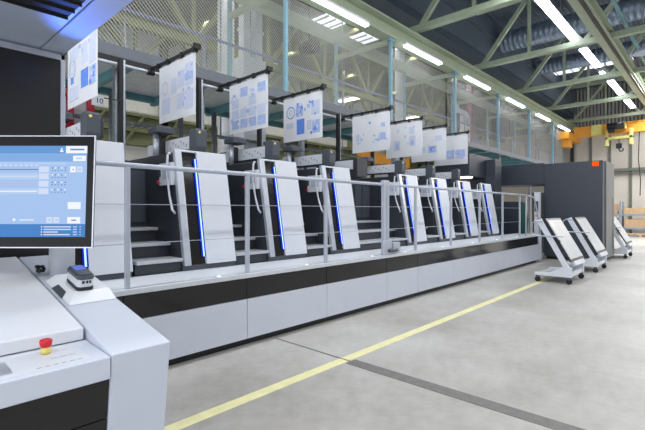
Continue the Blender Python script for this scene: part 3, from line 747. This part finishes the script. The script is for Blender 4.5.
# wall screen with canopy
ws = thing('wall_screen', 'dark wall screen with light grey overhanging canopy beside the first sheet', 'wall screen', (-.6, 3.5, 0))
obj('display', MB().box(-2.4, 3.455, .95, .955, 3.50, 2.56), 'screenblack', ws)
obj('edge_frame', MB().box(.955, 3.44, .95, .985, 3.51, 2.60).box(-2.4, 3.44, 2.56, .985, 3.51, 2.60), 'silver', ws, .004)
obj('stand', MB().box(-2.0, 3.46, 0, -1.85, 3.5, .95).box(.6, 3.46, 0, .75, 3.5, .95).box(-2.1, 3.38, 0, .85, 3.58, .03), 'dark', ws)
obj('canopy', MB().box(-2.6, 1.0, 2.615, .835, 3.52, 2.78), 'canopy', ws, .006)
obj('canopy_edge', MB().prism_x([(1.0, 2.612), (3.52, 2.612), (3.52, 2.80), (1.0, 2.80)], .84, .985), 'canopy', ws, .006)
lv = MB().box(-2.4, 1.2, 2.600, .80, 2.77, 2.614)
for i in range(14): lv.box(-2.4, 1.25 + i * .115, 2.585, .80, 1.26 + i * .115, 2.60)
obj('lamp_louver', lv, 'rubber', ws)

# ------------------------------------------------------------------ trolleys
def trolley():
    t = thing('sheet_trolley', '', 'trolley', (0, 0, 0), 'white trolleys with tilted boards')
    Wd = 1.1
    m = MB()
    for x in (0.0, Wd - .08):
        m.prism_x([(-.02, .14), (.66, .14), (.66, .20), (.35, .22), (.16, .34), (-.02, .34)], x, x + .08)
    m.box(.08, .0, .15, Wd - .08, .10, .24).box(.08, .56, .14, Wd - .08, .66, .18).box(.08, .10, .16, Wd - .08, .56, .17)
    obj('base', m, 'white', t, .006, local=True)
    for x in (.005, Wd - .065): obj('side_beam', MB().bar((x + .03, .02, .24), (x + .03, .585, 1.29), .06, .10), 'white', t, .006, local=True)
    # board plane
    a = Vector((0, .02, .44)); b = Vector((0, .50, 1.30)); d = (b - a).normalized(); nrm = Vector((0, -d.z, d.y))
    def slab(x0, x1, s0, s1, n0, n1):
        L_ = (b - a).length
        P = lambda x, s, n: Vector((x, 0, 0)) + a + d * (L_ * s) + nrm * n
        return [P(x0, s0, n1), P(x1, s0, n1), P(x1, s0, n0), P(x0, s0, n0), P(x0, s1, n1), P(x1, s1, n1), P(x1, s1, n0), P(x0, s1, n0)]
    obj('board_frame', MB().hexa(slab(.07, Wd + .08, 0, 1, .0, .03)), 'black', t, .004, local=True)
    bd = obj('board', MB().hexa(slab(.125, Wd + .025, .05, .95, .0305, .037)), 'board', t, local=True)
    obj('hinge_box', MB().hexa(slab(.2, Wd - .1, -.1, -.005, .0, .05)), 'white', t, .004, local=True)
    obj('catch', MB().hexa(slab(.05, .11, .44, .49, .028, .05)), 'black', t, local=True)
    hp = [(.0, .50, 1.25), (-.03, .62, 1.27), (-.03, .70, 1.22), (-.03, .71, 1.05), (-.03, .66, .97), (-.03, .55, .955), (-.03, .12, .955)]
    obj('handle', MB().tube(hp, .014, 8), 'rail', t, local=True)
    for x, y in ((.04, .03), (Wd - .04, .03), (.04, .61), (Wd - .04, .61)):
        c = obj('caster', MB().box(x - .03, y - .03, .09, x - .02, y + .03, .14).box(x + .02, y - .03, .09, x + .03, y + .03, .14).box(x - .03, y - .03, .13, x + .03, y + .03, .145), 'dark2', t, local=True)
        obj('wheel', MB().tube([(x - .018, y, .056), (x + .018, y, .056)], .055, 16), 'rubber', c, local=True)
    return t
tr = trolley()
for k, (x, y, lab) in enumerate(((9.55, 2.18, 'white board trolley standing beside the walkway end, in front of the other two'),
                            (11.8, 2.14, 'white board trolley between the first trolley and the dark feeder'),
                            (15.86, 2.1, 'white board trolley half hidden past the dark feeder'))):
    c = tr if k == 0 else copy_tree(tr)
    c.location = (x, y, 0); c['label'] = lab
# ------------------------------------------------------------------ floor marks
struct('floor_marking', MB().box(-1, 2.68, 0.0005, 26, 2.79, .003), 'yline', 'yellow safety line painted along the aisle floor', 'floor marking')
m = MB().box(3.19, -6, .0005, 3.33, 2.66, .004)
m.box(3.25, 2.66, .0005, 3.27, 3.78, .0035)
struct('floor_channel', m, 'channel', 'dark strip crossing the concrete floor', 'floor strip')

# ------------------------------------------------------------------ pallets at the end wall
rk = thing('pallet_rack', 'blue grey low rack by the cream end wall', 'rack', (31.4, 4, 0))
for y in (1.4, 2.9, 4.4, 5.6): obj('upright', MB().box(30.9, y - .04, 0, 30.98, y + .04, 2.0).box(31.9, y - .04, 0, 31.98, y + .04, 2.0), 'rackblue', rk)
for z in (.35, 1.15): obj('shelf', MB().box(30.88, 1.36, z, 32.0, 5.64, z + .1), 'rackblue', rk)
k = 0
def crate(x0, y0, z0, x1, y1, z1, mt, label, cat, name):
    t = thing(name, label, cat, ((x0 + x1) / 2, (y0 + y1) / 2, z0), 'crates and cartons by the end wall')
    n = max(1, int((z1 - z0) / .18))
    m = MB()
    if name == 'wooden_crate':
        for i in range(n):
            a = z0 + .001 + (z1 - z0) * i / n; m.box(x0, y0, a, x1, y1, a + (z1 - z0) / n - .012)
        m.box(x0 + .02, y0 + .02, z0 + .001, x1 - .02, y1 - .02, z1 - .02)
        obj('boards', m, mt, t)
        obj('battens', MB().box(x0 - .02, y0 + .05, z0 + .001, x0, y0 + .13, z1).box(x0 - .02, y1 - .13, z0 + .001, x0, y1 - .05, z1), mt, t)
    else:
        obj('box', MB().box(x0, y0, z0 + .001, x1, y1, z1), mt, t, .01)
        obj('tape', MB().box(x0 - .003, (y0 + y1) / 2 - .03, z0 + .001, x0, (y0 + y1) / 2 + .03, z1), 'yellow', t)
pl = [('lower shelf next to the feeder', 4.55, 5.5), ('lower shelf middle', 3.05, 4.2), ('lower shelf far', 1.6, 2.75)]
crate(31.0, 4.55, 1.25, 31.8, 5.45, 1.85, 'wood', 'pale wooden crate on the upper shelf, beside the dark feeder', 'crate', 'wooden_crate')
crate(31.0, 3.1, 1.25, 31.8, 4.25, 1.62, 'wood', 'low pale wooden crate on the upper shelf, in the middle bay', 'crate', 'wooden_crate')
crate(31.0, 1.6, 1.25, 31.8, 2.7, 1.9, 'carton', 'large carton on the upper shelf, cut by the picture edge', 'carton', 'carton')
crate(31.0, 4.6, .45, 31.8, 5.4, 1.0, 'carton', 'carton on the lower shelf beside the dark feeder', 'carton', 'carton')
crate(31.0, 3.1, .45, 31.8, 4.2, .95, 'wood', 'wooden crate on the lower shelf, in the middle bay', 'crate', 'wooden_crate')
crate(31.0, 1.6, .45, 31.8, 2.7, .9, 'wood', 'wooden crate on the lower shelf, at the picture edge', 'crate', 'wooden_crate')
t = thing('timber_pallet', 'pale timber pallet on the floor before the rack', 'pallet', (29.6, 3.2, 0))
m = MB()
for i in range(6): m.box(29.1, 2.5 + i * .26, .12, 30.3, 2.68 + i * .26, .145)
obj('deck_boards', m, 'wood', t)
m = MB()
for x in (29.1, 29.65, 30.2):
    for y in (2.5, 3.15, 3.85): m.box(x, y, 0.0, x + .1, y + .12, .12)
obj('blocks', m, 'wood', t)
m = MB().box(XE - .35, -8, 3.95, XE - .13, 6.2, 4.0).box(XE - .35, -8, 4.0, XE - .33, 6.2, 4.12).box(XE - .15, -8, 4.0, XE - .13, 6.2, 4.12).box(XE - .3, -8, 3.78, XE - .13, 6.2, 3.84)
tag(obj('wall_tray', m, 'wcol'), 'grey green cable tray across the cream end wall', 'cable tray')

# ------------------------------------------------------------------ light
def area(name, loc, sx, sy, power, col=(1, 1, 1), rot=(0, 0, 0), spread=180):
    d = bpy.data.lights.new(name, 'AREA'); d.shape = 'RECTANGLE'; d.size = sx; d.size_y = sy; d.energy = power; d.color = col
    d.spread = math.radians(spread)
    o = bpy.data.objects.new(name, d); COL.objects.link(o); o.location = loc; o.rotation_euler = rot
    return o
COOL = (.94, .97, 1.0)
area('end_bay_lamp', (26.5, -3.5, 7.3), 8, .3, 1500, COOL)  # out-of-view fill light added to brighten the end wall
area('end_bay_fill_b', (26.5, 2.0, 7.3), 8, .3, 700, COOL)  # second added fill for the end wall, also out of view
area('aisle_lamp_row', (3.4, 3.73, 7.42), 18, .3, 520, COOL)
area('rear_fill', (-7.5, 2.0, 4.2), 7, 16, 900, (.93, .97, 1), (0, -math.pi / 2, 0))  # unseen fill panel behind the camera, added to brighten sheets, feeder and trolleys
area('aisle_lamp_row_b', (13.0, -1.5, 7.42), 34, .3, 900, COOL)
area('aisle_lamp_row_c', (13.0, -6.5, 7.42), 34, .3, 650, COOL)
area('annex_lamp_row', (10.0, 13.9, 8.45), 26, .3, 420, (1, .98, .94))
area('annex_lamp_row_b', (10.0, 10.2, 8.45), 26, .3, 300, (1, .98, .94))
sd = bpy.data.lights.new('blue_canopy_fill', 'SPOT'); sd.energy = 45; sd.color = (.08, .2, 1); sd.spot_size = math.radians(50); sd.spot_blend = .9; sd.shadow_soft_size = .03  # unseen blue spot without a fixture, added for the glow on the canopy edge
so = bpy.data.objects.new('blue_canopy_fill', sd); COL.objects.link(so); so.location = (.93, 3.36, 2.2)
so.rotation_euler = (Vector((.94, 2.78, 2.61)) - Vector(so.location)).to_track_quat('-Z', 'Y').to_euler()
area('desk_lamp', (-.1, 1.75, 2.575), 1.4, .7, 14, (1, 1, 1))

w = bpy.data.worlds.new('world'); SC.world = w; w.use_nodes = True
bg = w.node_tree.nodes['Background']; bg.inputs['Color'].default_value = (.86, .91, 1.0, 1); bg.inputs['Strength'].default_value = .5

# ------------------------------------------------------------------ camera
cd = bpy.data.cameras.new('camera'); cam = bpy.data.objects.new('camera', cd); COL.objects.link(cam)
cam.location = (0, 0, H); cam.rotation_euler = (math.pi / 2, 0, RZ)
cd.sensor_width = 36; cd.lens = 36 * 427 / 645; cd.shift_y = -5 / 645; cd.clip_start = .05; cd.clip_end = 200
SC.camera = cam
SC.view_settings.view_transform = 'Standard'; SC.view_settings.look = 'None'; SC.view_settings.gamma = 1
SC.view_settings.exposure = 0
SC.view_settings.use_curve_mapping = False
SC.cycles.max_bounces = 8; SC.cycles.transparent_max_bounces = 12
